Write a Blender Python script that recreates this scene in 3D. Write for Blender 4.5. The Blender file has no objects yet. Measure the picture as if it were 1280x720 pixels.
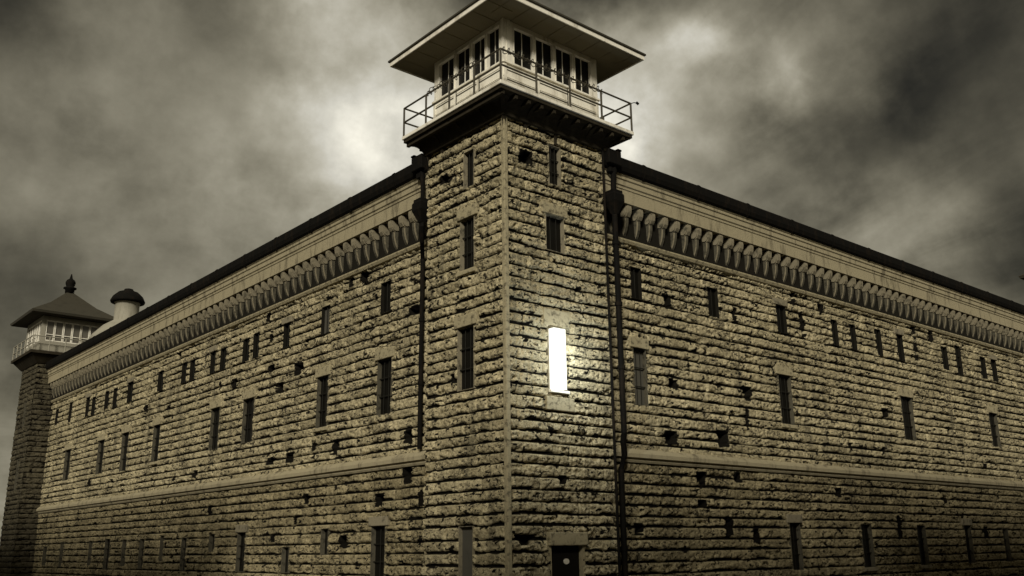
import bpy, bmesh, math
import numpy as np
from mathutils import Vector, Matrix
rng = np.random.default_rng(11)
sc = bpy.context.scene
COL = sc.collection

# ------------------------------------------------------------------ materials
def new_mat(name):
    m = bpy.data.materials.new(name); m.use_nodes = True
    nt = m.node_tree; b = nt.nodes['Principled BSDF']
    return m, nt, b

def mixcol(nt, fac, a, b, blend='MIX'):
    n = nt.nodes.new('ShaderNodeMix'); n.data_type = 'RGBA'; n.blend_type = blend
    for i, v in ((0, fac), (6, a), (7, b)):
        if isinstance(v, (int, float)): n.inputs[i].default_value = v
        elif isinstance(v, tuple): n.inputs[i].default_value = (*v, 1)
        else: nt.links.new(v, n.inputs[i])
    return n.outputs[2]

def noise(nt, co, scale, detail=4, rough=.6, sy=1.0):
    t = nt.nodes.new('ShaderNodeTexNoise'); t.inputs['Scale'].default_value = scale
    t.inputs['Detail'].default_value = detail; t.inputs['Roughness'].default_value = rough
    mp = nt.nodes.new('ShaderNodeMapping'); mp.inputs['Scale'].default_value = (1, 1, sy)
    nt.links.new(co, mp.inputs[0]); nt.links.new(mp.outputs[0], t.inputs['Vector'])
    return t.outputs['Fac']

def ramp(nt, v, lo, hi, a=0., b=1.):
    r = nt.nodes.new('ShaderNodeMapRange'); r.interpolation_type = 'SMOOTHSTEP'
    nt.links.new(v, r.inputs[0])
    for i, k in ((1, lo), (2, hi), (3, a), (4, b)): r.inputs[i].default_value = k
    return r.outputs[0]

def geo_pos(nt):
    return nt.nodes.new('ShaderNodeNewGeometry').outputs['Position']

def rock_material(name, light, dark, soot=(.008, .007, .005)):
    m, nt, b = new_mat(name)
    co = geo_pos(nt)
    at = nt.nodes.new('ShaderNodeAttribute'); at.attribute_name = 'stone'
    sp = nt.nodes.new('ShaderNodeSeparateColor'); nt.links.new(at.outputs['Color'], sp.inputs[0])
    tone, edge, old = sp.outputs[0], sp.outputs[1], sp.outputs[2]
    c = mixcol(nt, tone, dark, light)
    n1 = noise(nt, co, .8, 6, .75)                       # big weather patches
    c = mixcol(nt, ramp(nt, n1, .42, .68, 0, .45), c, (dark[0]*.55, dark[1]*.55, dark[2]*.55))
    n2 = noise(nt, co, 9, 5, .68, 1.8)                        # soot blotches of the rock faces, in clusters
    clump = ramp(nt, noise(nt, co, 1.1, 3, .6), .35, .65, -.05, .045)
    ad = nt.nodes.new('ShaderNodeMath'); ad.operation = 'ADD'; nt.links.new(n2, ad.inputs[0]); nt.links.new(clump, ad.inputs[1])
    c = mixcol(nt, ramp(nt, ad.outputs[0], .56, .60, 0, .93), c, soot)
    n3 = noise(nt, co, 34, 3, .7)                         # coarse grain
    c = mixcol(nt, ramp(nt, n3, .38, .56, .40, 0), c, (.055, .05, .036))
    c = mixcol(nt, ramp(nt, n3, .53, .68, 0, .5), c, (light[0]*1.18, light[1]*1.2, light[2]*1.4))
    streak = noise(nt, co, 2.6, 3, .6, .12)               # rain streaks running down
    c = mixcol(nt, ramp(nt, streak, .53, .70, 0, .55), c, (.09, .08, .055))
    c = mixcol(nt, ramp(nt, edge, .25, .75, 1, 0), c, soot)   # black mortar, with the shade of bed joints and holes painted in
    c = mixcol(nt, old, c, (.70, .685, .65), 'MULTIPLY')       # darker stone below the base line
    nt.links.new(c, b.inputs['Base Color'])
    b.inputs['Roughness'].default_value = .95; b.inputs['Specular IOR Level'].default_value = .08
    bp = nt.nodes.new('ShaderNodeBump'); bp.inputs['Strength'].default_value = .9; bp.inputs['Distance'].default_value = .03
    nt.links.new(noise(nt, co, 22, 6, .75), bp.inputs['Height']); nt.links.new(bp.outputs[0], b.inputs['Normal'])
    return m

def plain_material(name, col, rough=.7, spot=.35, scale=6., spotcol=None, metal=0., bump=.25, sy=.35):
    m, nt, b = new_mat(name); co = geo_pos(nt)
    k = noise(nt, co, scale, 5, .65, sy); k2 = noise(nt, co, scale*6, 4, .7)
    sc_ = spotcol or tuple(x*.35 for x in col)
    c = mixcol(nt, ramp(nt, k, .48, .70, 0, spot), col, sc_)
    c = mixcol(nt, ramp(nt, k2, .55, .75, 0, spot*.7), c, sc_)
    nt.links.new(c, b.inputs['Base Color']); b.inputs['Roughness'].default_value = rough
    b.inputs['Metallic'].default_value = metal; b.inputs['Specular IOR Level'].default_value = .3 if max(col) > .03 else .08
    bp = nt.nodes.new('ShaderNodeBump'); bp.inputs['Strength'].default_value = bump; bp.inputs['Distance'].default_value = .02
    nt.links.new(k2, bp.inputs['Height']); nt.links.new(bp.outputs[0], b.inputs['Normal'])
    return m

M = {}
M['rock'] = rock_material('rock faced limestone', (.58, .50, .31), (.30, .255, .15))
M['rock_dark'] = rock_material('dark far tower limestone', (.17, .15, .10), (.09, .08, .055))  # darker stone for the far tower shafts
M['ashlar'] = plain_material('dressed limestone', (.37, .32, .20), .9, .85, 7., (.06, .05, .03), bump=1., sy=1.2)
M['frieze'] = plain_material('dressed limestone frieze', (.34, .295, .19), .85, .85, 4., (.13, .11, .07), bump=.7, sy=.25)
M['corbel'] = plain_material('weathered corbel stone', (.23, .20, .135), .9, .9, 5., (.05, .045, .03), sy=1.)
M['corbel_wall'] = plain_material('shade painted recess stone', (.014, .0125, .009), .95, .6, 5., (.012, .011, .008), sy=1.)  # near black: shade of corbel gaps and upper window reveals painted in
M['corbel_low'] = plain_material('shade painted corbel stone', (.085, .076, .052), .95, .9, 7., (.02, .018, .012), sy=1.)  # darker copy: shade of lower corbels and window reveals painted in
M['black'] = plain_material('black painted iron', (.006, .0055, .0045), .85, .3, 5., (.03, .02, .012))
M['roofing'] = plain_material('dark roofing felt', (.014, .013, .011), .9, .3, 4.)
M['cream'] = plain_material('old cream paint', (.84, .80, .69), .6, .5, 2.6, (.25, .21, .13))
M['soffit'] = plain_material('weathered soffit boards', (.19, .165, .105), .8, .35, 1.5, (.12, .10, .06), sy=1)
M['timber'] = plain_material('dark platform timber', (.028, .023, .015), .85, .4, 4., (.07, .06, .04))
M['board'] = plain_material('grey shutter board', (.075, .07, .055), .8, .5, 4., (.05, .048, .04))
M['iron_bar'] = plain_material('iron bars', (.018, .017, .013), .6, .3, 6.)
M['rail'] = plain_material('rusty rail paint', (.06, .052, .035), .6, .5, 8., (.03, .025, .018))
M['shingle'] = plain_material('tower roof shingle', (.045, .040, .027), .95, .35, 3., (.02, .018, .012), sy=1)
M['plaque'] = plain_material('pale enamel plaque', (.75, .72, .62), .5, .2, 9.)
M['vent'] = plain_material('pale painted sheet metal', (.30, .28, .22), .7, .4, 3., (.12, .11, .08))
M['door'] = plain_material('black painted door', (.010, .009, .007), .6, .3, 5.)
m, nt, b = new_mat('dark window glass'); b.inputs['Base Color'].default_value = (.007, .0065, .005, 1)
b.inputs['Roughness'].default_value = .4; b.inputs['Specular IOR Level'].default_value = .12; M['glass'] = m
m, nt, b = new_mat('dusty far glass'); b.inputs['Base Color'].default_value = (.11, .10, .08, 1)
b.inputs['Roughness'].default_value = .3; M['far_glass'] = m
m, nt, b = new_mat('lit window glass'); b.inputs['Base Color'].default_value = (.2, .2, .18, 1)
b.inputs['Emission Color'].default_value = (1.0, 1.0, .90, 1); b.inputs['Emission Strength'].default_value = .62; M['lit'] = m
m, nt, b = new_mat('ground'); co = geo_pos(nt)
nt.links.new(mixcol(nt, ramp(nt, noise(nt, co, .8, 8, .7), .4, .62), (.075, .068, .05), (.035, .032, .024)), b.inputs['Base Color'])
b.inputs['Roughness'].default_value = .95; M['ground'] = m

# ------------------------------------------------------------------ object helpers
WORLD = {}
def thing(name, loc, label, cat, group=None):
    o = bpy.data.objects.new(name, None); COL.objects.link(o); o.location = loc
    o.empty_display_size = .5
    o['label'] = label; o['category'] = cat
    if group: o['group'] = group
    WORLD[o.name] = Vector(loc); return o

def link(name, me, mat, parent=None, origin=None, label=None):
    """link a mesh whose vertices are in world metres as one object with its own origin"""
    n = len(me.vertices); co = np.empty(n*3, np.float32); me.vertices.foreach_get('co', co); co = co.reshape(-1, 3)
    if origin is None:
        lo, hi = co.min(0), co.max(0); origin = ((lo[0]+hi[0])/2, (lo[1]+hi[1])/2, lo[2])
    origin = Vector([float(v) for v in origin])
    co -= np.array(origin, np.float32); me.vertices.foreach_set('co', co.ravel()); me.update()
    if mat: me.materials.append(mat)
    o = bpy.data.objects.new(name, me); COL.objects.link(o)
    WORLD[o.name] = origin
    if parent: o.parent = parent; o.location = origin - WORLD[parent.name]
    else: o.location = origin
    if label: o['label'] = label
    return o

def finish(bm, smooth=False):
    bmesh.ops.recalc_face_normals(bm, faces=bm.faces)
    me = bpy.data.meshes.new('m'); bm.to_mesh(me); bm.free()
    if smooth: me.polygons.foreach_set('use_smooth', [True]*len(me.polygons))
    return me

class Face:
    """local frame on a facade: s along, n outward, z up"""
    def __init__(self, O, S, N): self.O = Vector(O); self.S = Vector(S); self.N = Vector(N)
    def p(self, s, n, z): return self.O + self.S*s + self.N*n + Vector((0, 0, z))
    def box(self, bm, s0, s1, n0, n1, z0, z1):
        v = [bm.verts.new(self.p(s, n, z)) for s in (s0, s1) for n in (n0, n1) for z in (z0, z1)]
        for f in ((0,1,3,2),(4,6,7,5),(0,4,5,1),(2,3,7,6),(0,2,6,4),(1,5,7,3)): bm.faces.new([v[i] for i in f])
    def prism(self, bm, prof, s0, s1):
        """extrude a closed (n,z) profile along s"""
        a = [bm.verts.new(self.p(s0, n, z)) for n, z in prof]; b_ = [bm.verts.new(self.p(s1, n, z)) for n, z in prof]
        k = len(prof)
        for i in range(k): bm.faces.new([a[i], a[(i+1) % k], b_[(i+1) % k], b_[i]])
        bm.faces.new(a); bm.faces.new(b_[::-1])

RIGHT = Face((0, .5, 0), (1, 0, 0), (0, -1, 0))       # long right wall, s = X
LEFT = Face((.5, 0, 0), (0, 1, 0), (-1, 0, 0))        # long left wall, s = Y
T_RIGHT = Face((0, 0, 0), (1, 0, 0), (0, -1, 0))
T_LEFT = Face((0, 0, 0), (0, 1, 0), (-1, 0, 0))

def tube(bm, pts, r, seg=8):
    pts = [Vector(p) for p in pts]; rings = []
    for i, p in enumerate(pts):
        d = (pts[min(i+1, len(pts)-1)] - pts[max(i-1, 0)]).normalized()
        u = d.cross(Vector((0, 0, 1)));
        if u.length < .1: u = d.cross(Vector((1, 0, 0)))
        u.normalize(); w = d.cross(u)
        rings.append([bm.verts.new(p + (u*math.cos(a) + w*math.sin(a))*r) for a in [2*math.pi*k/seg for k in range(seg)]])
    for a, b_ in zip(rings, rings[1:]):
        for k in range(seg): bm.faces.new([a[k], a[(k+1) % seg], b_[(k+1) % seg], b_[k]])
    bm.faces.new(rings[0]); bm.faces.new(rings[-1][::-1])

def lathe(bm, c, prof, seg=24):
    rings = []
    for r, z in prof:
        rings.append([bm.verts.new((c[0]+r*math.cos(2*math.pi*k/seg), c[1]+r*math.sin(2*math.pi*k/seg), z)) for k in range(seg)])
    for a, b_ in zip(rings, rings[1:]):
        for k in range(seg): bm.faces.new([a[k], a[(k+1) % seg], b_[(k+1) % seg], b_[k]])
    bm.faces.new(rings[0]); bm.faces.new(rings[-1][::-1])

def wbox(bm, x0, x1, y0, y1, z0, z1):
    Face((0, 0, 0), (1, 0, 0), (0, 1, 0)).box(bm, x0, x1, y0, y1, z0, z1)

def bevel(bm, off, seg=2):
    bmesh.ops.recalc_face_normals(bm, faces=bm.faces)
    bmesh.ops.bevel(bm, geom=list(bm.edges), offset=off, segments=seg, affect='EDGES', profile=.6)

# ------------------------------------------------------------------ rock-faced masonry as real relief
def h2(ix, iy, seed):
    h = (ix.astype(np.int64)*374761393 + iy.astype(np.int64)*668265263 + seed*1442695041) & 0xffffffff
    h = ((h ^ (h >> 13))*1274126177) & 0xffffffff
    return ((h ^ (h >> 16)) & 0xffff)/65535.
def vn(x, y, seed):
    ix, iy = np.floor(x), np.floor(y); fx, fy = x-ix, y-iy; fx = fx*fx*(3-2*fx); fy = fy*fy*(3-2*fy)
    a, b_, c, d = h2(ix, iy, seed), h2(ix+1, iy, seed), h2(ix, iy+1, seed), h2(ix+1, iy+1, seed)
    return (a*(1-fx)+b_*fx)*(1-fy) + (c*(1-fx)+d*fx)*fy
def fbm(x, y, seed, o=4):
    t = 0; a = .5; n = 0
    for k in range(o): t = t + a*vn(x*2**k+k*7.3, y*2**k+k*3.1, seed+k); n += a; a *= .55
    return t/n
def sst(x): x = np.clip(x, 0, 1); return x*x*(3-2*x)

ZC = [-.1]
_r = np.random.default_rng(5)
while ZC[-1] < 17: ZC.append(ZC[-1] + float(_r.choice([.25, .27, .28, .29, .31])))
ZC = np.array(ZC)

def rock_field(S, Z, seed):
    r = np.random.default_rng(seed)
    Zw = Z + .020*(fbm(S*1.7, Z*1.7, seed, 3)-.5) + .026*(fbm(S*6, Z*5, seed+9, 2)-.5)
    Sw = S + .05*(fbm(S*3, Z*3, seed+20, 2)-.5)
    ci = np.clip(np.searchsorted(ZC, Zw, side='right')-1, 0, len(ZC)-2)
    H = np.zeros_like(S); tone = np.zeros_like(S); edge = np.zeros_like(S)
    smax = S.max()+2
    for c in range(ci.min(), ci.max()+1):
        m = ci == c
        if not m.any(): continue
        J = [S.min()-r.uniform(.2, 1)]
        while J[-1] < smax: J.append(J[-1] + float(np.clip(r.lognormal(-.45, .42), .28, 1.5)))
        J = np.array(J); n = len(J)
        k = np.clip(np.searchsorted(J, Sw[m], side='right')-1, 0, n-2)
        rt, rb, rg, rm = r.random(n), r.random(n), r.random(n), r.random(n)
        db = Zw[m]-ZC[c]; dt = ZC[c+1]-Zw[m]; ds = np.minimum(Sw[m]-J[k], J[k+1]-Sw[m])
        gap = .014 + .048*np.clip(fbm(S[m]*2.3, Z[m]*1.2, seed+61, 3)*2.6-.85, 0, 1)
        jw = .9*np.clip(fbm(S[m]*5, Z[m]*5, seed+66, 2)*3-.6, 0, 1)
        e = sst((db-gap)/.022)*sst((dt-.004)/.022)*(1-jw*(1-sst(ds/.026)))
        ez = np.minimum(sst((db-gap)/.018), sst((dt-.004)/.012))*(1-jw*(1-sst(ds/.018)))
        fr = fbm(S[m]*4.2, Z[m]*5.5, seed+40, 2); f2 = fbm(S[m]*11, Z[m]*14, seed+50, 3)
        f3 = fbm(S[m]*19, Z[m]*21, seed+57, 2)
        rough = .030*np.abs(fr-.5)*2 + .030*(f2-.5)*2 - .05*sst((f3-.64)/.08)
        h = e*(.062+.024*rb[k] + rough) + .02*(rt[k]-.5)*e
        gone = rm[k] > 2                                   # a few stones spalled back
        h = np.where(gone, h*.3, h)
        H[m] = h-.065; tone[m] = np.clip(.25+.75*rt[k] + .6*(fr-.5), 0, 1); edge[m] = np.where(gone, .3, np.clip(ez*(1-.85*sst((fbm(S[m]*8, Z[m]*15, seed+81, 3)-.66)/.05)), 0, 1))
    H = H - .07*sst((fbm(S*2.6, Z*3.4, seed+70, 3)-.67)/.06)*(H > -.02)   # broken pockets in the faces
    return H, tone, edge

def stone_wall(face, s0, s1, z0, z1, seed, parent, openings=(), holes=(), ds=lambda s: .035, dz=.03, strip=(), wedge=None, base_line=None, name='wall', mat='rock'):
    sl = [s0]
    while sl[-1] < s1: sl.append(sl[-1]+ds(sl[-1]))
    sl = np.array(sl); sl[-1] = s1
    zl = np.linspace(z0, z1, max(2, int(round((z1-z0)/dz))+1))
    def snap(arr, v):
        i = int(np.clip(np.argmin(abs(arr-v)), 1, len(arr)-2)); arr[i] = v
    for a, b_, c, d in openings:
        snap(sl, a); snap(sl, b_)
    for c, d in sorted({(o[2], o[3]) for o in openings}):
        snap(zl, c); snap(zl, d)
    sl = np.sort(sl); zl = np.sort(zl)
    S, Z = np.meshgrid(sl, zl)
    H, tone, edge = rock_field(S, Z, seed)
    for a, b_, c, d in openings:                              # drafted margin round the openings
        dd = np.maximum(np.maximum(a-S, S-b_), np.maximum(c-Z, Z-d))
        H = np.where(dd < .015, np.minimum(H, .0), H)
    for a, b_, c, d in holes:
        w = .03*(vn(S*9, Z*9, seed+3)-.5)
        ins = (S > a+.01+w) & (S < b_-.01+w) & (Z > c+.01-w) & (Z < d-.01-w)
        near = (S > a-.03+w) & (S < b_+.03+w) & (Z > c-.025-w) & (Z < d+.025-w)
        H = np.where(ins, -.26, H); edge = np.where(near, .05, edge)  # hole and rim masked dark, its shade goes into the colour
    if wedge:
        a, b_, c, d = wedge; t = (d-Z)/(d-c)
        ins = (Z > c) & (Z < d) & (S > a+.22*t) & (S < b_-.22*t)
        H = np.where(ins, -.22, H); edge = np.where(ins, .1, edge)
    for a in strip: H = np.where(abs(S-a) < .09, -.01, H)
    old = np.zeros_like(S)
    if base_line is not None: old = np.where(Z < base_line, 1., 0.)
    V = (np.array(face.O)[None, None] + S[..., None]*np.array(face.S) + H[..., None]*np.array(face.N)); V[..., 2] += Z
    ny, nx = S.shape
    idx = np.arange(ny*nx).reshape(ny, nx)
    keep = np.ones((ny-1, nx-1), bool)
    cs, cz = (sl[1:]+sl[:-1])/2, (zl[1:]+zl[:-1])/2
    for a, b_, c, d in openings: keep[np.ix_((cz > c) & (cz < d), (cs > a) & (cs < b_))] = False
    q = np.stack([idx[:-1, :-1], idx[:-1, 1:], idx[1:, 1:], idx[1:, :-1]], -1)[keep]
    if face.S.cross(Vector((0, 0, 1))).dot(face.N) < 0: q = q[:, ::-1]
    me = bpy.data.meshes.new('masonry'); nf = len(q)
    me.vertices.add(ny*nx); me.vertices.foreach_set('co', V.reshape(-1).astype(np.float32))
    me.loops.add(nf*4); me.loops.foreach_set('vertex_index', q.reshape(-1).astype(np.int32))
    me.polygons.add(nf); me.polygons.foreach_set('loop_start', (np.arange(nf)*4).astype(np.int32))
    me.update(calc_edges=True)
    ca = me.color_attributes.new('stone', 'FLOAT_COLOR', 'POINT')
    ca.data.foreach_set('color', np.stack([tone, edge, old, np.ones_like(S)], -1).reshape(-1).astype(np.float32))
    return link(name, me, M[mat], parent)

# ------------------------------------------------------------------ windows
def window(face, op, parent, pane='glass', bars=2, lintel=.27, sill=True, depth=.13, name='window', reveal='corbel', trim='ashlar', label=None):
    s0, s1, z0, z1 = op
    bm = bmesh.new(); t = .012                                # dressed stone reveal
    face.box(bm, s0-t, s0, -depth, .004, z0-t, z1+t); face.box(bm, s1, s1+t, -depth, .004, z0-t, z1+t)
    face.box(bm, s0, s1, -depth, .002, z0-t, z0); face.box(bm, s0, s1, -depth, .002, z1, z1+t)
    w = link(name, finish(bm), M[reveal], parent, label=label)
    bm = bmesh.new(); face.box(bm, s0-t, s1+t, -depth-.04, -depth, z0-t, z1+t)
    link('pane', finish(bm), M[pane], w)
    if bars:
        bm = bmesh.new()
        for k in range(bars):
            x = s0 + (s1-s0)*(k+1)/(bars+1); tube(bm, [face.p(x, -depth+.05, z0), face.p(x, -depth+.05, z1)], .011, 6)
        if z1-z0 > 1:
            for k in (1, 2): face.box(bm, s0, s1, -depth+.035, -depth+.065, z0+(z1-z0)*k/3-.012, z0+(z1-z0)*k/3+.012)
        link('bars', finish(bm), M['iron_bar'], w)
    if lintel:
        bm = bmesh.new(); face.box(bm, s0-.16, s1+.10, -.09, .052, z1+t+.002, z1+lintel); bevel(bm, .02)
        link('lintel', finish(bm), M[trim], w)
    if sill:
        bm = bmesh.new(); face.box(bm, s0-.08, s1+.08, -.09, .05, z0-t-.11, z0-t-.002); bevel(bm, .012)
        link('sill', finish(bm), M[trim], w)
    return w

# ================================================================== SETTING
bm = bmesh.new(); g = 900
v = [bm.verts.new(p) for p in ((-g, -g, 0), (g, -g, 0), (g, g, 0), (-g, g, 0))]; bm.faces.new(v)
gr = link('ground', finish(bm), M['ground'], None, (0, 0, 0)); gr['kind'] = 'structure'

# ================================================================== PRISON BUILDING
T_W, T_D = 3.43, 3.17                                         # corner tower footprint
XE, YE = 36.6, 39.4                                           # far ends of the two walls
bld = thing('prison_building', (18, 20, 0), 'long rough limestone prison building with corbels and black gutter, behind the corner tower', 'prison')
R_BIG = [(4.86,5.35,5.62,7.14),(11.50,12.15,5.62,7.14),(19.1,19.9,5.62,7.16),(26.3,27.05,5.8,7.16)]
R_UP = [(4.9,5.31,8.54,9.42),(8.23,8.71,8.54,9.42),(11.72,12.22,8.54,9.42),(14.91,15.27,8.54,9.42),(16.08,16.45,8.54,9.42),(17.82,18.2,8.54,9.5),(19.35,19.78,8.54,9.5),(22.85,23.3,8.6,9.5),(24.05,24.5,8.48,9.7),(26.24,26.71,8.6,9.5),(27.27,27.75,8.6,9.5)]
R_LOW = [(11.40,11.93,1.3,2.64),(15.42,16.05,1.3,2.64),(19.1,19.7,1.3,2.62),(22.7,23.25,1.3,2.64),(26.0,26.45,1.3,2.55)]
R_HOLE = [(6.23,6.51,8.5,8.85),(9.39,9.55,8.58,8.94),(6.27,6.6,6.21,6.45),(9.56,10.0,6.38,6.57),(9.68,9.9,6.18,6.4),(9.66,9.76,5.32,5.92),(5.98,6.43,4.69,5.01),(8.26,8.71,4.74,5.17),(17.6,18.02,6.26,6.62),(7.19,7.58,3.75,3.96),(7.3,7.5,3.6,3.8),(8.93,9.17,3.76,4.02),(8.33,8.63,2.3,2.73),(9.57,9.87,2.1,2.45),(4.59,4.88,2.31,2.57),(17.78,18.0,2.22,2.93),(13.03,13.25,8.56,9.3),(20.59,20.82,8.71,10.05),(14.2,14.45,9.6,9.85),(21.9,22.2,9.6,10.0),(12.6,12.8,9.6,10.1),(14.1,14.4,3.5,3.75),(21.3,21.6,3.45,3.7),(24.3,24.6,2.2,2.6),(22.4,22.8,6.0,6.3),(7.2,7.5,3.05,3.2)]
L_BIG = [(5.54,6.23,5.62,7.16),(9.02,9.67,5.62,7.16),(14.08,14.9,5.62,7.12),(16.9,17.66,5.62,7.12),(22.74,23.47,5.62,7.1),(26.47,27.3,5.5,7.15),(29.75,30.6,5.6,7.12),(34.95,35.85,5.6,7.12)]
L_UP = [(5.67,6.16,8.52,9.42),(9.09,9.59,8.52,9.40),(11.7,12.14,8.52,9.32),(13.95,14.42,8.54,9.42),(14.75,15.25,8.54,9.36),(16.72,17.18,8.52,9.32),(17.65,18.08,8.53,9.34),(19.58,20.05,8.52,9.34),(20.42,20.9,8.54,9.36),(22.9,23.5,8.56,9.4),(26.55,27.2,8.54,9.42),(28.6,29.15,8.54,9.44),(29.8,30.35,8.58,9.44),(31.75,32.3,8.5,9.42),(32.7,33.22,8.56,9.5),(35.55,36.05,8.6,9.6),(38.0,38.5,8.7,9.55)]
L_LOW = [(5.66,6.32,1.25,2.62),(8.66,9.06,1.91,2.62),(11.0,11.45,1.38,2.13),(14.08,14.7,1.38,2.62),(16.56,17.0,2.03,2.62),(19.05,19.5,1.38,2.53),(21.3,21.65,1.7,2.64),(23.4,23.9,1.4,2.56),(25.5,25.95,1.5,2.56),(27.55,28.2,1.36,2.62),(30.0,30.4,1.5,2.56),(34.35,34.85,1.42,2.56),(37.2,37.8,1.46,2.38)]
L_HOLE = [(4.46,4.81,4.73,5.06),(8.3,8.59,4.75,5.15),(10.77,11.17,7.46,7.85),(11.98,12.45,7.05,7.36),(11.05,11.46,4.72,5.0),(4.48,4.81,3.69,4.08),(5.79,6.14,3.16,3.46),(3.89,4.14,3.1,3.46),(4.2,4.7,8.2,8.4),(6.94,7.3,9.7,10.0),(7.75,7.97,9.7,10.05),(7.6,8.0,2.1,2.4),(9.9,10.2,3.4,3.65),(12.4,12.8,4.75,4.95),(13.2,13.5,9.65,9.95),(15.6,15.9,7.7,8.0),(18.6,18.9,4.7,4.95),(24.4,24.8,7.8,8.1),(28.0,28.4,4.9,5.2),(31.2,31.6,5.1,5.4),(21.2,21.6,9.6,9.9),(12.7,13.1,7.85,8.05),(25.0,25.3,3.4,3.7),(17.0,17.3,3.3,3.6)]
def more_holes(n, length, wins, seed):
    r = np.random.default_rng(seed); out = []
    while len(out) < n:
        s_, z_ = r.uniform(4.2, length-1), float(r.choice([r.uniform(.8, 3.8), r.uniform(4.7, 5.4), r.uniform(7.3, 9.9)]))
        w_, h_ = r.uniform(.12, .24), r.uniform(.12, .22)
        if all(s_+w_ < a-.5 or s_ > b_+.5 or z_+h_ < c-.3 or z_ > d+.4 for a, b_, c, d in wins+out): out.append((s_, s_+w_, z_, z_+h_))
    return out
R_HOLE += more_holes(9, XE, R_BIG+R_UP+R_LOW+R_HOLE, 31); L_HOLE += more_holes(14, YE, L_BIG+L_UP+L_LOW+L_HOLE, 32)
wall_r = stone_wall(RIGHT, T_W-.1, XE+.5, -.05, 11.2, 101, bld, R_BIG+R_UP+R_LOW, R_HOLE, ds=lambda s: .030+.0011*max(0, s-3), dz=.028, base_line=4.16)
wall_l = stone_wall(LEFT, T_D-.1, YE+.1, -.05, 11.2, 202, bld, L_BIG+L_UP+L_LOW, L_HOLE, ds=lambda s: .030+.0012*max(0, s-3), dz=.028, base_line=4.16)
for F_, big, up, low in ((RIGHT, R_BIG, R_UP, R_LOW), (LEFT, L_BIG, L_UP, L_LOW)):
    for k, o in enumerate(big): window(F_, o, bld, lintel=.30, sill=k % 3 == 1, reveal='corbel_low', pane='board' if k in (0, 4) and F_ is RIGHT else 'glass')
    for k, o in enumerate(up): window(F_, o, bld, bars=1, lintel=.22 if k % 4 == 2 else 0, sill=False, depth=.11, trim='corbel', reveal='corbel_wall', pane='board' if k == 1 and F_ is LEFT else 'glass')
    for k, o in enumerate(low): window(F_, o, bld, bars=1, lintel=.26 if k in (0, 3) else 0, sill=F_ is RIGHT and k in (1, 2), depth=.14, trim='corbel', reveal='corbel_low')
# rear walls and low roof closing the block
bm = bmesh.new(); wbox(bm, XE+.1, XE+.5, .9, YE+.3, 0, 11.9); wbox(bm, .9, XE+.1, YE-.1, YE+.3, 0, 11.9)
link('rear_wall', finish(bm), M['ashlar'], bld)
bm = bmesh.new()
a = [bm.verts.new(p) for p in ((.1, .1, 12.10), (XE+.5, .1, 12.10), (XE+.5, YE, 12.10), (.1, YE, 12.10))]
t = [bm.verts.new(p) for p in ((12, 12, 13.2), (XE-12, 12, 13.2), (XE-12, YE-12, 13.2), (12, YE-12, 13.2))]
for k in range(4): bm.faces.new([a[k], a[(k+1) % 4], t[(k+1) % 4], t[k]])
bm.faces.new(t); bm.faces.new(a[::-1])
link('roof', finish(bm), M['roofing'], bld)

string_p = [(-.05, 4.10), (.06, 4.10), (.09, 4.15), (.09, 4.19), (.16, 4.22), (.165, 4.32), (.13, 4.37), (.03, 4.45), (-.05, 4.45)]
frieze_p = [(-.1, 11.06), (.36, 11.06), (.36, 11.42), (.385, 11.44), (.385, 11.50), (.42, 11.53), (.42, 11.66), (.455, 11.69), (.455, 11.76), (.5, 11.80), (-.1, 11.80)]
gutter_p = [(-.1, 11.803), (.50, 11.803), (.56, 11.86), (.60, 11.98), (.60, 12.20), (.57, 12.24), (-.1, 12.26)]
shelf_p = [(-.05, 10.00), (.07, 10.03), (.11, 10.10), (.11, 10.14), (-.05, 10.14)]
GUT = {}
for F_, s0, s1 in ((RIGHT, T_W, XE+.5), (LEFT, T_D, YE)):
    for nm, pr, mt in (('string_course', string_p, 'frieze'), ('frieze', frieze_p, 'frieze'), ('gutter', gutter_p, 'black')):
        bm = bmesh.new(); F_.prism(bm, pr, s0, s1); g_ = link(nm, finish(bm), M[mt], bld); GUT[F_ is RIGHT] = g_
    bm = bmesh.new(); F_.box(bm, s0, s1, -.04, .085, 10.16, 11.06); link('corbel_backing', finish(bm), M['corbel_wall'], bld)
    bm = bmesh.new(); F_.prism(bm, shelf_p, s0, s1); link('corbel_ledge', finish(bm), M['ashlar'], bld)

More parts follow.
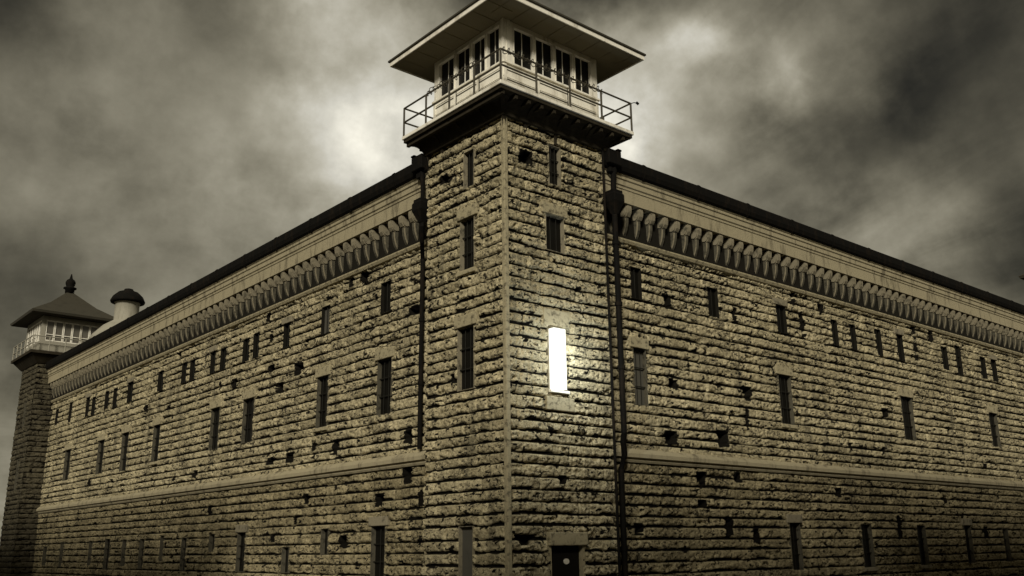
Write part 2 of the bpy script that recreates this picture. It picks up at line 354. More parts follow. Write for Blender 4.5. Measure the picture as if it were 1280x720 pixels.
def corbel_mesh(F_, s, w=.21):
    """two-stage ogee console"""
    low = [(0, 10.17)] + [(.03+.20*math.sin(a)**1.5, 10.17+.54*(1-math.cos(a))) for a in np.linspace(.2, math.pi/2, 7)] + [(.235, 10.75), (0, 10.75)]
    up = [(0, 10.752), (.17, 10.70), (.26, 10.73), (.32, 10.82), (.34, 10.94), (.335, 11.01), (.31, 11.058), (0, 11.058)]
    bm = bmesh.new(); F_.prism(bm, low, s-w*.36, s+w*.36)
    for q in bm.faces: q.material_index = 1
    F_.prism(bm, up, s-w/2, s+w/2)
    bmesh.ops.recalc_face_normals(bm, faces=bm.faces)
    ed = [e for e in bm.edges if len(e.link_faces) == 2 and e.calc_face_angle(0) > .9]
    bmesh.ops.bevel(bm, geom=ed, offset=.03, segments=2, affect='EDGES')
    return bm
SP = .502
for F_, sA, send in ((RIGHT, 4.13, XE), (LEFT, 3.78, YE-.3)):
    base = None; k = 0; s = sA; rest = bmesh.new(); n_rest = 0
    while s < send:
        if k < 50:
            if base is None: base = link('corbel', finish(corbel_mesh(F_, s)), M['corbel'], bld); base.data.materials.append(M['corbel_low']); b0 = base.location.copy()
            else:
                c = base.copy(); COL.objects.link(c); c.parent = bld; WORLD[c.name] = Vector()
                c.location = b0 + F_.S*(s-sA+float(rng.uniform(-.018, .018))) + F_.N*float(rng.uniform(-.012, .012)); c.rotation_euler = (F_.N*float(rng.uniform(-.035, .035)))[:]
        else:
            b2 = corbel_mesh(F_, s); me = bpy.data.meshes.new('t'); b2.to_mesh(me); b2.free(); rest.from_mesh(me); n_rest += 1
        s += SP; k += 1
    if F_ is RIGHT: rest_r = rest
    else:
        me = bpy.data.meshes.new('t'); rest_r.to_mesh(me); rest.from_mesh(me)
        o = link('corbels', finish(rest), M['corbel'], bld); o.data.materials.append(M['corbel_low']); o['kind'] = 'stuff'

def downpipe(parent, path, hop, r=.06, face=None):
    bm = bmesh.new(); tube(bm, path, r, 10)
    for a, b_ in zip(path, path[1:]):
        a, b_ = Vector(a), Vector(b_)
        if (b_-a).length > 1.2:
            n = int((b_-a).length/1.5)
            for k in range(1, n): p = a.lerp(b_, k/n); tube(bm, [p+Vector((0, 0, -.05)), p+Vector((0, 0, .05))], r*1.35, 10)
    o = link('downpipe', finish(bm), M['black'], parent)
    if hop:
        x, y, z = hop; bm = bmesh.new()
        prof = [(.07, -.32), (.11, -.2), (.16, -.08), (.20, .02), (.20, .22), (.17, .26), (.17, .34)]
        rings = [[bm.verts.new((x+sx*w, y+sy*w, z+dz)) for sx, sy in ((-1, -1), (1, -1), (1, 1), (-1, 1))] for w, dz in prof]
        for a, b_ in zip(rings, rings[1:]):
            for k in range(4): bm.faces.new([a[k], a[(k+1) % 4], b_[(k+1) % 4], b_[k]])
        bm.faces.new(rings[0]); bm.faces.new(rings[-1][::-1]); bevel(bm, .01, 1)
        link('hopper_head', finish(bm), M['black'], o)
    return o
# right pipe steps over the string course; left one stops on it
downpipe(bld, [(3.80, -.06, 11.95), (3.80, -.02, 11.4), (3.80, -.02, 4.75), (3.86, .08, 4.55), (4.02, .20, 4.25), (4.06, .38, 3.9), (4.06, .40, .05)], (3.80, -.02, 10.85), .075)
downpipe(bld, [(-.06, 3.40, 11.95), (-.02, 3.40, 11.4), (-.02, 3.40, 10.3), (.12, 3.60, 9.95), (.38, 3.93, 9.6), (.38, 3.95, 4.5)], (-.02, 3.42, 10.72), .062)
# joint collars along the gutter
for F_, s0, s1 in ((RIGHT, T_W, XE), (LEFT, T_D, YE)):
    q = s0+1.6
    while q < s1:
        bm = bmesh.new(); F_.prism(bm, [(.3, 11.79), (.51, 11.79), (.575, 11.855), (.615, 11.98), (.615, 12.215), (.57, 12.262), (.3, 12.275)], q-.04, q+.04)
        link('joint_collar', finish(bm), M['black'], GUT[F_ is RIGHT]); q += 2.4
# gutter stop ends beside the tower
for F_, s0 in ((RIGHT, T_W), (LEFT, T_D)):
    bm = bmesh.new(); F_.box(bm, s0+.06, s0+.55, .44, .70, 11.90, 12.32); F_.box(bm, s0+.40, s0+.56, .5, .72, 12.32, 12.38); F_.box(bm, s0+.18, s0+.46, .42, .60, 11.7, 11.9); bevel(bm, .02, 1)
    link('gutter_outlet', finish(bm), M['black'], bld)

# ================================================================== CORNER GUARD TOWER
tw = thing('guard_tower', (T_W/2, T_D/2, 0), 'tall square stone guard tower at the near corner with one brightly lit window', 'guard tower', 'guard towers of the prison')
T_Lw = [(1.21,1.62,10.82,11.8),(1.2,1.75,8.66,9.98),(1.21,1.84,5.68,7.2)]
T_Ls = (1.26,1.76,.55,2.50)
T_Rw = [(1.48,1.87,10.85,11.9),(1.33,1.93,9.08,10.0)]
LIT = (1.30,1.88,5.58,7.14)
DOOR = (1.26,2.24,0,2.06)
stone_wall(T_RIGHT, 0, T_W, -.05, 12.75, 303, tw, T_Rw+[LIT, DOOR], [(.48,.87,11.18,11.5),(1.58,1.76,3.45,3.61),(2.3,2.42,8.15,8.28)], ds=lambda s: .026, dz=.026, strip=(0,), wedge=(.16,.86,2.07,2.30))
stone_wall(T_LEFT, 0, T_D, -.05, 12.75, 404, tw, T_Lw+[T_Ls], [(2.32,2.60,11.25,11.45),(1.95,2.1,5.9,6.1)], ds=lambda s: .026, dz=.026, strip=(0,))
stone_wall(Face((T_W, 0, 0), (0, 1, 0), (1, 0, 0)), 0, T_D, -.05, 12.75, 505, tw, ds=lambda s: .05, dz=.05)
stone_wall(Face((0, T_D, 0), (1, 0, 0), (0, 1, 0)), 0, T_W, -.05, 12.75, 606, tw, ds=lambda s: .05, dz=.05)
for k, o in enumerate(T_Lw): window(T_LEFT, o, tw, lintel=.30 if k else 0, sill=k == 1, bars=2)
for k, o in enumerate(T_Rw): window(T_RIGHT, o, tw, lintel=.30 if k else 0, sill=False, bars=2)
window(T_LEFT, T_Ls, tw, pane='board', bars=0, lintel=.0, sill=False, depth=.10, label='boarded-up slit window')
# drafted corner strip
bm = bmesh.new(); wbox(bm, -.035, .085, -.035, .085, 0, 12.35); bevel(bm, .02, 2)
link('corner_strip', finish(bm), M['ashlar'], tw)
# lit window: a glowing box, made to stand proud so it lights the wall
w = window(T_RIGHT, LIT, tw, pane='ashlar', bars=0, lintel=.42, sill=False, depth=.06, label='brightly lit window')
bm = bmesh.new(); T_RIGHT.box(bm, 1.37, 1.76, -.05, .14, 5.615, 7.09); bevel(bm, .015, 2)
lg = link('window_glow_box', finish(bm), M['lit'], w)
pl = bpy.data.lights.new('added_glow_light', 'POINT'); pl.energy = 52; pl.color = (.86, .95, 1); pl.shadow_soft_size = .02  # added point light hung before the pane, imitates the window's glow
po = bpy.data.objects.new('added_glow_light', pl); COL.objects.link(po); po.parent = w; po.location = T_RIGHT.p(1.72, .95, 6.35) - WORLD[w.name]
bm = bmesh.new(); T_RIGHT.box(bm, 1.28, 1.90, -.05, .10, 5.53, 5.60); bevel(bm, .01, 1); link('sill', finish(bm), M['cream'], w)
bm = bmesh.new(); T_RIGHT.box(bm, 1.16, 2.06, -.05, .075, 5.12, 5.44); bevel(bm, .02, 2); link('apron_stone', finish(bm), M['ashlar'], w)
# door
bm = bmesh.new(); T_RIGHT.box(bm, 1.18, 1.26, -.22, .01, 0, 2.06); T_RIGHT.box(bm, 2.24, 2.31, -.22, .01, 0, 2.06); T_RIGHT.box(bm, 1.262, 2.238, -.22, -.02, 2.06, 2.12)
dr = link('doorway', finish(bm), M['ashlar'], tw)
bm = bmesh.new(); T_RIGHT.box(bm, 1.26, 2.24, -.20, -.12, 0, 2.06)
T_RIGHT.box(bm, 1.34, 2.16, -.12, -.105, .2, .95); T_RIGHT.box(bm, 1.34, 2.16, -.12, -.105, 1.1, 1.9)
d2 = link('door', finish(bm), M['door'], dr)
bm = bmesh.new()
ring = [T_RIGHT.p(1.80+.085*math.cos(a), -.095, 1.71+.062*math.sin(a)) for a in np.linspace(0, 2*math.pi, 20, endpoint=False)]
f_ = bm.faces.new([bm.verts.new(p) for p in ring]); r_ = bmesh.ops.extrude_face_region(bm, geom=[f_])
for e in r_['geom']:
    if isinstance(e, bmesh.types.BMVert): e.co += T_RIGHT.N*.02
link('door_plaque', finish(bm), M['plaque'], dr)
bm = bmesh.new(); T_RIGHT.box(bm, 1.15, 2.35, -.05, .09, 2.062, 2.35); bevel(bm, .02, 2); link('lintel', finish(bm), M['ashlar'], dr)
# thin conduit down the tower's right arris
bm = bmesh.new(); tube(bm, [(3.36, -.09, 12.3), (3.36, -.09, .05)], .035, 8); link('conduit', finish(bm), M['black'], tw)

# platform and gallery
PX0, PX1, PY0, PY1 = -.6, 4.08, -.6, 3.60
ZF = 12.80
def tower_head(root, x0, x1, y0, y1, px0, px1, py0, py1, zf):
    bm = bmesh.new(); wbox(bm, px0, px1, py0, py1, zf-.10, zf-.0); bevel(bm, .01, 1); link('gallery_floor', finish(bm), M['cream'], root)
    bm = bmesh.new(); wbox(bm, px0+.04, px1-.04, py0+.04, py1-.04, zf-.19, zf-.102)
    def ringz(m_, z): return [bm.verts.new(p) for p in ((x0-m_, y0-m_, z), (x1+m_, y0-m_, z), (x1+m_, y1+m_, z), (x0-m_, y1+m_, z))]
    rr_ = [ringz(.10, zf-.56), ringz(.11, zf-.46), ringz(.16, zf-.36), ringz(.26, zf-.26), ringz(.36, zf-.202)]
    for a, b_ in zip(rr_, rr_[1:]):
        for k in range(4): bm.faces.new([a[k], a[(k+1) % 4], b_[(k+1) % 4], b_[k]])
    bm.faces.new(rr_[0][::-1]); bm.faces.new(rr_[-1])
    for x in np.arange(px0+.15, px1-.1, .42): wbox(bm, x-.04, x+.04, py0+.08, py1-.08, zf-.30, zf-.203)
    link('platform_beams', finish(bm), M['timber'], root)
    # curved iron brackets
    def bracket(c, d, L):
        c = Vector(c); d = Vector(d).normalized(); side = d.cross(Vector((0, 0, 1)))*.05; bm = bmesh.new()
        out = [c+d*(L*(1-math.cos(a)))+Vector((0, 0, -.22-.62+.62*math.sin(a))) for a in np.linspace(0, math.pi/2, 8)]
        top = [c+Vector((0, 0, -.22))]
        prof = [c+Vector((0, 0, -.84))] + out[1:] + top
        A = [bm.verts.new(p+side) for p in prof]; B = [bm.verts.new(p-side) for p in prof]; n = len(prof)
        for i in range(n): bm.faces.new([A[i], A[(i+1) % n], B[(i+1) % n], B[i]])
        bm.faces.new(A); bm.faces.new(B[::-1])
        link('bracket', finish(bm), M['timber'], root)
    xm, ym = (x0+x1)/2, (y0+y1)/2
    for cx, cy, dx, dy in ((x0, y0, -1, -1), (x1, y0, 1, -1), (x0, y1, -1, 1), (x1, y1, 1, 1)):
        bracket((cx, cy, zf), (dx, dy, 0), 1.414*min(abs((px0 if dx < 0 else px1)-cx), abs((py0 if dy < 0 else py1)-cy))-.08)
    for t_ in (.2, .5, .8):
        bracket((x0+(x1-x0)*t_, y0, zf), (0, -1, 0), y0-py0-.06); bracket((x0, y0+(y1-y0)*t_, zf), (-1, 0, 0), x0-px0-.06)
        bracket((x0+(x1-x0)*t_, y1, zf), (0, 1, 0), py1-y1-.06); bracket((x1, y0+(y1-y0)*t_, zf), (1, 0, 0), px1-x1-.06)
def railing(root, px0, px1, py0, py1, zf, hh, mat, npost=4, rr=.025):
    i = .04; c = [(px0+i, py0+i), (px1-i, py0+i), (px1-i, py1-i), (px0+i, py1-i)]
    bm = bmesh.new()
    for k in range(4):
        a, b_ = c[k], c[(k+1) % 4]
        for h in (hh, hh*.5): tube(bm, [(*a, zf+h), (*b_, zf+h)], rr, 8)
    rl = link('railing', finish(bm), M[mat], root)
    for k in range(4):
        a, b_ = Vector((*c[k], zf)), Vector((*c[(k+1) % 4], zf))
        for j in range(npost):
            p = a.lerp(b_, j/npost); bm = bmesh.new(); tube(bm, [p, p+Vector((0, 0, hh))], rr*1.1, 8)
            link('post', finish(bm), M[mat], rl)
    return rl
tower_head(tw, 0, T_W, 0, T_D, PX0, PX1, PY0, PY1, ZF)
railing(tw, PX0, PX1, PY0, PY1, ZF, .84, 'rail')
# coils of barbed wire on two stretches of the top rail
def coil(p0, p1, seed):
    r = np.random.default_rng(seed); p0, p1 = Vector(p0), Vector(p1); L = (p1-p0).length; n = int(L*110)
    d = (p1-p0).normalized(); u = Vector((0, 0, 1)); w = d.cross(u); pts = []; q = 0
    for k in range(n):
        a = k/110*2*math.pi*6.5; R_ = .065+.02*math.sin(k*.13+q)+r.uniform(-.006, .006)
        pts.append(p0.lerp(p1, k/n) + u*(R_*math.sin(a)+.02*math.sin(k*.04)) + w*R_*math.cos(a))
    bm = bmesh.new(); tube(bm, pts, .011, 4)
    for k in range(0, n, 9):
        p = pts[k]; t_ = Vector(r.normal(size=3)).normalized()*.03; tube(bm, [p-t_, p+t_], .009, 3)
    return finish(bm)
link('barbed_wire', coil((-.5, -.56, ZF+.84), (3.0, -.56, ZF+.84), 1), M['rail'], tw)
link('barbed_wire', coil((-.56, .35, ZF+.84), (-.56, 2.5, ZF+.84), 2), M['rail'], tw)

# lookout cabin
CX0, CX1, CY0, CY1 = .02, 3.37, .02, 2.98
ZS, ZT, ZR = 13.78, 14.85, 14.97
def cabin_side(face, L, wins, cab, depth_sign=1, framew=.028, pane='glass'):
    for a, b_ in wins:
        bm = bmesh.new(); f = framew; m_ = (a+b_)/2
        face.box(bm, a, a+f, -.09, .02, ZS, ZT); face.box(bm, b_-f, b_, -.09, .02, ZS, ZT)
        face.box(bm, a+f, b_-f, -.09, .018, ZS, ZS+f); face.box(bm, a+f, b_-f, -.09, .018, ZT-f*.8, ZT)
        face.box(bm, m_-.008, m_+.008, -.07, -.05, ZS+f, ZT-f*.8)
        w_ = link('window', finish(bm), M['cream'], cab)
        bm = bmesh.new(); face.box(bm, a+f, b_-f, -.085, -.075, ZS+f, ZT-f*.8); link('pane', finish(bm), M[pane], w_)
bm = bmesh.new()
FR = Face((CX0, CY0, 0), (1, 0, 0), (0, -1, 0)); FL = Face((CX0, CY0, 0), (0, 1, 0), (-1, 0, 0))
FB = Face((CX0, CY1, 0), (1, 0, 0), (0, 1, 0)); FE = Face((CX1, CY0, 0), (0, 1, 0), (1, 0, 0))
W_, D_ = CX1-CX0, CY1-CY0
RW = [(.32, 1.01), (1.06, 1.72), (1.77, 2.43), (2.48, 3.12)]
LW = [(.12, .65), (.70, 1.28), (1.33, 1.97), (2.02, 2.74)]
wbox(bm, CX0, CX1, CY0, CY1, ZF, ZS)                          # lower boarded part
wbox(bm, CX0, CX1, CY0, CY1, ZT, ZR+.02)                      # head beam
for F_, L, wins in ((FR, W_, RW), (FL, D_, LW), (FB, W_, RW), (FE, D_, LW)):
    e = [.0]+[x for ww in wins for x in ww]+[L]
    for a, b_ in zip(e[::2], e[1::2]): F_.box(bm, a+(.0 if a else .002), b_-(.002 if b_ == L else 0), -.10, -.004, ZS, ZT)
    for a, b_ in zip(e[2:-1:2], e[3:-1:2]): pass
    for zz in (ZF+.28, ZF+.55, ZF+.82): F_.box(bm, -.0, L, -.01, .014, zz, zz+.022)       # board ledges
    for q in (0.0, L*.33, L*.66, L-.09): F_.box(bm, q, q+.09, -.01, .022, ZF, ZS-.03)
    F_.box(bm, -.03, L+.03, -.02, .055, ZS-.05, ZS-.002)                                 # sill rail
bmesh.ops.recalc_face_normals(bm, faces=bm.faces)
cab = link('cabin', finish(bm), M['cream'], tw)
for F_, L in ((FR, W_), (FL, D_), (FB, W_), (FE, D_)):       # dark open joints of the boarded front
    for zz in (ZF+.22, ZF+.50, ZF+.76):
        bm = bmesh.new(); F_.box(bm, .1, L-.1, -.01, .0165, zz-.009, zz+.010); link('board_joint', finish(bm), M['board'], cab)
    for q in (L*.33-.02, L*.66-.02):
        bm = bmesh.new(); F_.box(bm, q, q+.016, -.01, .0245, ZF+.01, ZS-.06); link('board_joint', finish(bm), M['board'], cab)
bm = bmesh.new(); FR.box(bm, -.02, .30, -.05, .012, ZS+.002, ZR); FR.box(bm, .09, .20, .012, .03, ZS+.002, ZR); FL.box(bm, -.01, .10, -.05, .014, ZS+.002, ZR)
link('corner_post', finish(bm), M['cream'], cab)
for F_, wins in ((FR, RW), (FL, LW), (FB, RW), (FE, LW)): cabin_side(F_, 0, wins, cab)
bm = bmesh.new(); wbox(bm, CX0+.3, CX1-.3, CY0+.3, CY1-.3, ZS+.01, ZS+.3); link('console', finish(bm), M['timber'], cab)

# lookout roof: wide flat soffit, cream fascia, black edge
RX0, RX1, RY0, RY1 = -.86, 4.36, -.86, 3.88
bm = bmesh.new()
wbox(bm, RX0+.03, RX1-.03, RY0+.03, RY1-.03, ZR, ZR+.05)
for q in np.arange(RX0+.5, RX1-.3, .62): wbox(bm, q-.012, q+.012, RY0+.05, CY0-.02, ZR-.014, ZR-.001)
for q in np.arange(RY0+.5, RY1-.3, .62): wbox(bm, RX0+.05, CX0-.02, q-.012, q+.012, ZR-.014, ZR-.001)
link_soff = link('soffit', finish(bm), M['soffit'], tw)
bm = bmesh.new()
for a in ((RX0, RX1, RY0, RY0+.03), (RX0, RX1, RY1-.03, RY1), (RX0, RX0+.03, RY0+.032, RY1-.032), (RX1-.03, RX1, RY0+.032, RY1-.032)): wbox(bm, *a, ZR-.03, ZR+.10)
link('fascia', finish(bm), M['cream'], tw)
bm = bmesh.new()
for d_, z0, z1 in ((.04, ZR+.102, ZR+.15),): wbox(bm, RX0-d_, RX1+d_, RY0-d_, RY1+d_, z0, z1)
a = [bm.verts.new(p) for p in ((RX0, RY0, ZR+.15), (RX1, RY0, ZR+.15), (RX1, RY1, ZR+.15), (RX0, RY1, ZR+.15))]
t = bm.verts.new(((RX0+RX1)/2, (RY0+RY1)/2, ZR+1.1))
for k in range(4): bm.faces.new([a[k], a[(k+1) % 4], t])
bm.faces.new(a[::-1])
link('roof', finish(bm), M['shingle'], tw)
# small floodlight on an arm at the gallery's right corner
bm = bmesh.new(); c = Vector((PX1-.04, PY0+.04, ZF+.84)); tube(bm, [c, c+Vector((.13, -.02, .06)), c+Vector((.22, -.03, .07))], .012, 6)
tube(bm, [c+Vector((.20, -.03, .09)), c+Vector((.27, -.05, .04))], .035, 8); link('floodlight', finish(bm), M['black'], tw)

# ================================================================== FAR GUARD TOWER (hipped roof with finial)
ft = thing('guard_tower', (1.1, 41.0, 0), 'distant guard tower with pointed roof and ball finial at the left end of the wall', 'guard tower', 'guard towers of the prison')
hs = 1.6; cx, cy = 1.1, 41.0
for k, F_ in enumerate((Face((cx-hs, cy-hs, 0), (1, 0, 0), (0, -1, 0)), Face((cx-hs, cy-hs, 0), (0, 1, 0), (-1, 0, 0)), Face((cx+hs, cy-hs, 0), (0, 1, 0), (1, 0, 0)), Face((cx-hs, cy+hs, 0), (1, 0, 0), (0, 1, 0)))):
    op = [(1.3, 1.7, 8.8, 10.2), (1.3, 1.7, 5.4, 7.0)] if k == 1 else []
    stone_wall(F_, 0, 2*hs, -.05, 12.4, 700+k, ft, op, ds=lambda s: .06, dz=.04, mat='rock_dark', base_line=99)
    for o in op: window(F_, o, ft, lintel=0, sill=False, bars=1, reveal='corbel_low')
def sq(bm, h0, z0, h1, z1):
    a = [bm.verts.new((cx+sx*h0, cy+sy*h0, z0)) for sx, sy in ((-1, -1), (1, -1), (1, 1), (-1, 1))]
    b_ = [bm.verts.new((cx+sx*h1, cy+sy*h1, z1)) for sx, sy in ((-1, -1), (1, -1), (1, 1), (-1, 1))]
    for k in range(4): bm.faces.new([a[k], a[(k+1) % 4], b_[(k+1) % 4], b_[k]])
    bm.faces.new(a[::-1]); bm.faces.new(b_)
bm = bmesh.new(); sq(bm, 1.66, 12.15, 2.05, 12.62); sq(bm, 2.15, 12.623, 2.15, 12.78); link('gallery_floor', finish(bm), M['timber'], ft)
bm = bmesh.new(); sq(bm, 1.62, 12.78, 1.62, 13.45); sq(bm, 1.62, 14.62, 1.62, 14.85)
for sx in (-1, 1):
    for sy in (-1, 1): wbox(bm, cx+sx*1.52-.1, cx+sx*1.52+.1, cy+sy*1.52-.1, cy+sy*1.52+.1, 13.45, 14.62)
fc = link('cabin', finish(bm), M['vent'], ft)
for k, F_ in enumerate((Face((cx-1.62, cy-1.62, 0), (1, 0, 0), (0, -1, 0)), Face((cx-1.62, cy-1.62, 0), (0, 1, 0), (-1, 0, 0)), Face((cx+1.62, cy-1.62, 0), (0, 1, 0), (1, 0, 0)), Face((cx-1.62, cy+1.62, 0), (1, 0, 0), (0, 1, 0)))):
    for j in range(6):
        a = .22+j*.466; b_ = a+.44; bm = bmesh.new(); f = .04
        for q in ((a, a+f, 13.45, 14.62), (b_-f, b_, 13.45, 14.62), (a+f, b_-f, 13.45, 13.5), (a+f, b_-f, 14.55, 14.62), (a+f, b_-f, 13.80, 13.84)): F_.box(bm, q[0], q[1], -.08, -.01, q[2], q[3])
        w_ = link('window', finish(bm), M['cream'], fc)
        bm = bmesh.new(); F_.box(bm, a+f, b_-f, -.07, -.06, 13.5, 14.55); link('pane', finish(bm), M['far_glass'], w_)
railing(ft, cx-2.12, cx+2.12, cy-2.12, cy+2.12, 12.78, .8, 'vent', 5, .03)
bm = bmesh.new(); sq(bm, 2.36, 14.86, 2.40, 14.98); sq(bm, 2.40, 14.983, 1.25, 15.75); sq(bm, 1.25, 15.75, .22, 16.70)
fr = link('roof', finish(bm), M['shingle'], ft)
bm = bmesh.new(); lathe(bm, (cx, cy), [(.24, 16.62), (.26, 16.95), (.36, 17.0), (.36, 17.06), (.20, 17.12), (.26, 17.25), (.28, 17.38), (.22, 17.52), (.09, 17.62), (.03, 17.9)], 16)
link('finial', finish(bm, True), M['black'], fr)

def copy_tree(o, parent=None):
    c = o.copy(); COL.objects.link(c)
    if parent: c.parent = parent
    for ch in [x for x in bpy.data.objects if x.parent == o]: copy_tree(ch, c)
    return c
ft2 = copy_tree(ft); ft2.location = (38.4, -.34, .13)
ft2['label'] = 'guard tower at the right edge, only its dark eave tip showing in the sky'

# ================================================================== ROOF VENTILATOR
rv = thing('roof_ventilator', (1.95, 33.0, 12.2), 'round pale roof ventilator with a dark domed cap above the left roof edge', 'ventilator')
bm = bmesh.new(); lathe(bm, (1.93, 33.), [(1.9, 12.15), (1.55, 12.8), (1.1, 13.3), (.60, 13.65), (.60, 14.55), (.66, 14.62)], 32)
link('drum', finish(bm, True), M['vent'], rv)
bm = bmesh.new(); lathe(bm, (1.93, 33.), [(.60, 14.60), (.83, 14.62), (.86, 14.70), (.74, 14.95), (.50, 15.18), (.24, 15.28), (.22, 15.36), (.02, 15.42)], 32)
link('cap', finish(bm, True), M['black'], rv)

# ================================================================== ADDED UNSEEN BLOCKS (behind and beside the camera, they shade the lower walls)
def add_shade_block(x0, x1, y0, y1, h, label):
    b = thing('shade_block', ((x0+x1)/2, (y0+y1)/2, 0), label, 'light blocker', 'added shade blocks')
    bm = bmesh.new(); wbox(bm, x0, x1, y0, y1, 0, h); link('wall', finish(bm), M['frieze'], b)
    bm = bmesh.new(); wbox(bm, x0-.4, x1+.4, y0-.4, y1+.4, h+.003, h+.5); bevel(bm, .08, 1); link('roof', finish(bm), M['roofing'], b)
    for F_, L in ((Face((x0, y1, 0), (1, 0, 0), (0, 1, 0)), x1-x0), (Face((x1, y0, 0), (0, 1, 0), (1, 0, 0)), y1-y0)):
        n = max(1, int(L/4.5))
        for j in range(n):
            for z in (2.2, h*.5):
                s = L*(j+.5)/n; bm = bmesh.new()
                for q in ((s-.6, s-.5, z, z+h*.3), (s+.5, s+.6, z, z+h*.3), (s-.6, s+.6, z-.15, z-.002), (s-.6, s+.6, z+h*.3+.002, z+h*.3+.2)): F_.box(bm, q[0], q[1], .004, .10, q[2], q[3])
                w_ = link('window', finish(bm), M['corbel'], b)
                bm = bmesh.new(); F_.box(bm, s-.5, s+.5, .003, .02, z, z+h*.3); link('pane', finish(bm), M['glass'], w_)
add_shade_block(-62, -4, -40, -19.5, 17.3, 'large unseen block added behind the viewpoint to shade the lower walls')
add_shade_block(-32, -15.5, 1, 36, 13.0, 'unseen block added to shade the left wall')
add_shade_block(1, 34, -32, -13, 13.4, 'unseen block added to shade the right wall')

# ================================================================== CAMERA
f = Vector((0.62613, 0.73202, 0.26851)); r = Vector((0.76196, -0.64752, -0.01151)); u = Vector((-0.16544, -0.2118, 0.96321))
cam = bpy.data.cameras.new('camera'); co = bpy.data.objects.new('camera', cam); COL.objects.link(co)
cam.sensor_width = 36; cam.lens = 1169.625/1280*36; cam.clip_end = 3000; cam.clip_start = .1
co.matrix_world = Matrix(((r.x, u.x, -f.x, -13.5376), (r.y, u.y, -f.y, -16.0541), (r.z, u.z, -f.z, 2.0), (0, 0, 0, 1)))
sc.camera = co

# ================================================================== LIGHT AND CLOUDED SKY
EL, AZ = math.radians(27), math.radians(222)                  # sun high behind the camera, compass-like angle from +X counter-clockwise
sd = Vector((math.cos(EL)*math.cos(AZ), math.cos(EL)*math.sin(AZ), math.sin(EL)))
L = bpy.data.lights.new('sun', 'SUN'); L.energy = 1.5; L.angle = math.radians(10); L.color = (1, .94, .80)
lo = bpy.data.objects.new('sun', L); COL.objects.link(lo); lo.rotation_euler = sd.to_track_quat('Z', 'Y').to_euler()

BLOBS = [(0.119, 0.862, 0.493, -0.167), (0.217, 0.828, 0.517, 0.059), (0.322, 0.78, 0.536, -0.195), (0.428, 0.718, 0.549, 0.13), (0.532, 0.641, 0.553, -0.349), (0.627, 0.553, 0.548, -0.158), (0.709, 0.459, 0.535, -0.04), (0.777, 0.364, 0.514, -0.142), (0.829, 0.272, 0.489, -0.06), (0.162, 0.893, 0.42, -0.068), (0.265, 0.858, 0.441, 0.024), (0.374, 0.807, 0.456, 0.069), (0.484, 0.741, 0.466, 0.005), (0.589, 0.659, 0.467, 0.365), (0.683, 0.566, 0.461, 0.103), (0.763, 0.468, 0.447, 0.141), (0.826, 0.369, 0.427, 0.06), (0.873, 0.274, 0.404, -0.144), (0.153, 0.93, 0.335, 0.002), (0.257, 0.9, 0.352, 0.034), (0.368, 0.855, 0.366, -0.15), (0.481, 0.793, 0.375, 0.247), (0.59, 0.714, 0.377, 0.251), (0.689, 0.622, 0.373, 0.152), (0.772, 0.521, 0.363, -0.204), (0.839, 0.419, 0.347, -0.152), (0.889, 0.32, 0.328, 0.085), (0.194, 0.947, 0.257, -0.18), (0.301, 0.915, 0.269, 0.01), (0.414, 0.866, 0.279, 0.028), (0.528, 0.8, 0.284, 0.017), (0.636, 0.717, 0.285, -0.148), (0.732, 0.621, 0.28, 0.019), (0.811, 0.519, 0.27, 0.154), (0.873, 0.415, 0.257, 0.077), (0.917, 0.316, 0.243, -0.215)]
FINE = [
(0.12, 0.93, 0.345, 0.06, 0.09), (0.2, 0.89, 0.41, 0.04, 0.08),
(0.684, 0.610, 0.400, 0.30, 0.035),
(0.518, 0.758, 0.396, 0.10, 0.045),
(0.420, 0.861, 0.287, 0.04, 0.050),
(0.699, 0.525, 0.485, 0.22, 0.035),
(0.761, 0.482, 0.434, 0.22, 0.035),
(0.467, 0.780, 0.416, 0.15, 0.050),
(0.427, 0.744, 0.515, 0.18, 0.045),
(0.428, 0.803, 0.413, 0.10, 0.050),
(0.390, 0.846, 0.364, 0.06, 0.060),
(0.812, 0.496, 0.308, 0.08, 0.050),
(0.205, 0.930, 0.307, 0.06, 0.070),
(0.287, 0.908, 0.306, 0.04, 0.060),
(0.822, 0.442, 0.359, -0.06, 0.060),
(0.839, 0.362, 0.407, -0.06, 0.050),
(0.868, 0.410, 0.280, 0.08, 0.060),
]
BASE = .2
W = bpy.data.worlds.new('World'); sc.world = W; W.use_nodes = True; nt = W.node_tree; nt.nodes.clear()
N = nt.nodes.new; LK = nt.links.new
def math_(op, a, b_=None, c=None):
    n = N('ShaderNodeMath'); n.operation = op
    for i, v in enumerate((a, b_, c)):
        if v is None: continue
        if isinstance(v, (int, float)): n.inputs[i].default_value = v
        else: LK(v, n.inputs[i])
    return n.outputs[0]
def vmath(op, a, b_=None):
    n = N('ShaderNodeVectorMath'); n.operation = op
    for i, v in enumerate((a, b_)):
        if v is None: continue
        if isinstance(v, tuple): n.inputs[i].default_value = v
        else: LK(v, n.inputs[i])
    return n
tc = N('ShaderNodeTexCoord').outputs['Generated']
dirn = vmath('NORMALIZE', tc).outputs[0]
sep = N('ShaderNodeSeparateXYZ'); LK(dirn, sep.inputs[0])
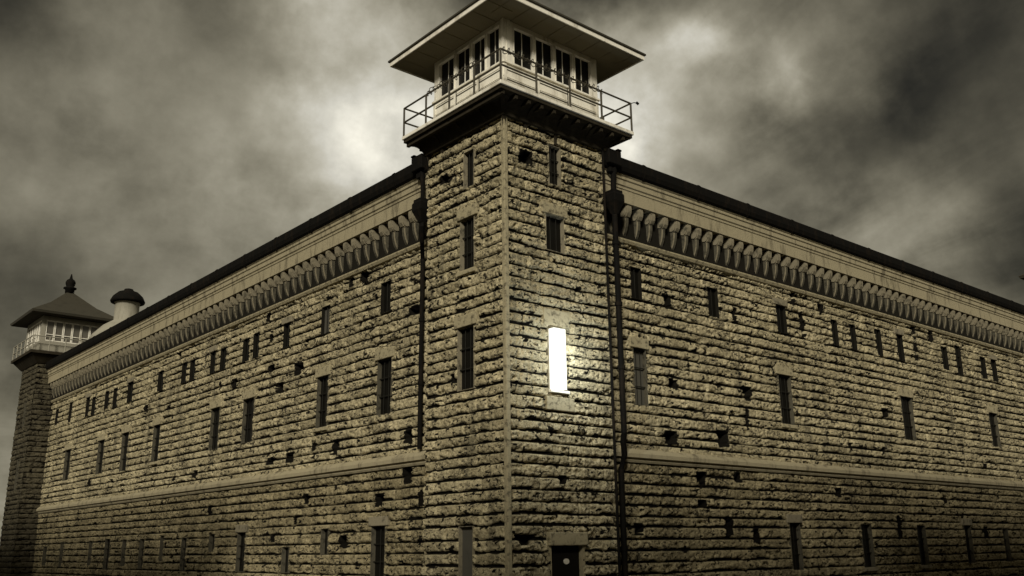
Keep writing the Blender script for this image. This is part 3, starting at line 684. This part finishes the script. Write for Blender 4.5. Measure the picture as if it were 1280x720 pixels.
# position on the cloud deck: direction projected on a plane overhead
den = math_('ADD', math_('MAXIMUM', sep.outputs[2], .0), .12)
cmb = N('ShaderNodeCombineXYZ'); LK(math_('DIVIDE', sep.outputs[0], den), cmb.inputs[0]); LK(math_('DIVIDE', sep.outputs[1], den), cmb.inputs[1])
deck = cmb.outputs[0]
def wnoise(co_, scale, detail, rough, dist=0., col=False):
    t_ = N('ShaderNodeTexNoise'); t_.inputs['Scale'].default_value = scale; t_.inputs['Detail'].default_value = detail
    t_.inputs['Roughness'].default_value = rough; t_.inputs['Distortion'].default_value = dist; LK(co_, t_.inputs['Vector'])
    return t_.outputs['Color' if col else 'Fac']
warp = vmath('SCALE', vmath('SUBTRACT', wnoise(dirn, 6., 6, .55, 0, True), (.5, .5, .5)).outputs[0]); warp.inputs[3].default_value = .22
wd = vmath('ADD', dirn, warp.outputs[0]).outputs[0]
acc = None
for x, y, z, k, sg in [(*q, .115) for q in BLOBS]+FINE:                                      # thick and thin parts of the cloud cover
    d = vmath('DISTANCE', wd, (x, y, z)).outputs['Value']
    e = math_('EXPONENT', math_('MULTIPLY', math_('MULTIPLY', d, d), -1/sg**2))
    acc = math_('MULTIPLY_ADD', e, k, BASE if acc is None else acc)
det = wnoise(deck, 2.1, 8, .56, .25)
fine = wnoise(dirn, 9., 9, .60, .0)
mod = math_('MULTIPLY_ADD', math_('SUBTRACT', det, .5), 1.3, 1.03)
mod = math_('MULTIPLY_ADD', math_('SUBTRACT', fine, .5), 1.9, mod)
mp = N('ShaderNodeMapping'); mp.vector_type = 'POINT'; LK(deck, mp.inputs[0])
mp.inputs['Rotation'].default_value = (0, 0, -math.radians(73.7)); mp.inputs['Scale'].default_value = (1, 1, 1)
mp2 = N('ShaderNodeMapping'); LK(mp.outputs[0], mp2.inputs[0]); mp2.inputs['Scale'].default_value = (.34, 1.2, 1)
strk = wnoise(mp2.outputs[0], 2.6, 7, .52, .9)                # wind-drawn streaks on the right side of the sky
side = vmath('DOT_PRODUCT', dirn, (0.76196, -0.64752, 0.)).outputs['Value']
sm = N('ShaderNodeMapRange'); LK(side, sm.inputs[0]); sm.inputs[1].default_value = -.05; sm.inputs[2].default_value = .3; sm.inputs[3].default_value = .25; sm.inputs[4].default_value = 1.8
mod = math_('MULTIPLY_ADD', math_('SUBTRACT', strk, .5), sm.outputs[0], mod)
mod = math_('MINIMUM', math_('MAXIMUM', mod, .35), 1.7)
val = math_('MULTIPLY', math_('MAXIMUM', acc, .02), mod)
mr = N('ShaderNodeMapRange'); LK(val, mr.inputs[0]); mr.inputs[1].default_value = 0; mr.inputs[2].default_value = .6
mixc = N('ShaderNodeMix'); mixc.data_type = 'RGBA'; LK(mr.outputs[0], mixc.inputs[0])
mixc.inputs[6].default_value = (1.16, 1.04, .70, 1); mixc.inputs[7].default_value = (1.04, 1.0, .86, 1)
colr = vmath('SCALE', mixc.outputs[2]); LK(val, colr.inputs[3])
EXPO = .95
bg = N('ShaderNodeBackground'); LK(colr.outputs[0], bg.inputs[0]); bg.inputs[1].default_value = 1/2**EXPO
sky = N('ShaderNodeTexSky'); sky.sky_type = 'NISHITA'; sky.sun_disc = False
sky.sun_elevation = EL; sky.sun_rotation = math.pi/2-AZ; sky.air_density = 1.5; sky.dust_density = 5
bg2 = N('ShaderNodeBackground'); LK(sky.outputs[0], bg2.inputs[0]); bg2.inputs[1].default_value = .05
ms = N('ShaderNodeMixShader'); ms.inputs[0].default_value = .02; LK(bg.outputs[0], ms.inputs[1]); LK(bg2.outputs[0], ms.inputs[2])
out = N('ShaderNodeOutputWorld'); LK(ms.outputs[0], out.inputs[0])

sc.view_settings.view_transform = 'Standard'; sc.view_settings.look = 'None'; sc.view_settings.exposure = EXPO
sc.view_settings.gamma = 1; sc.view_settings.use_curve_mapping = False
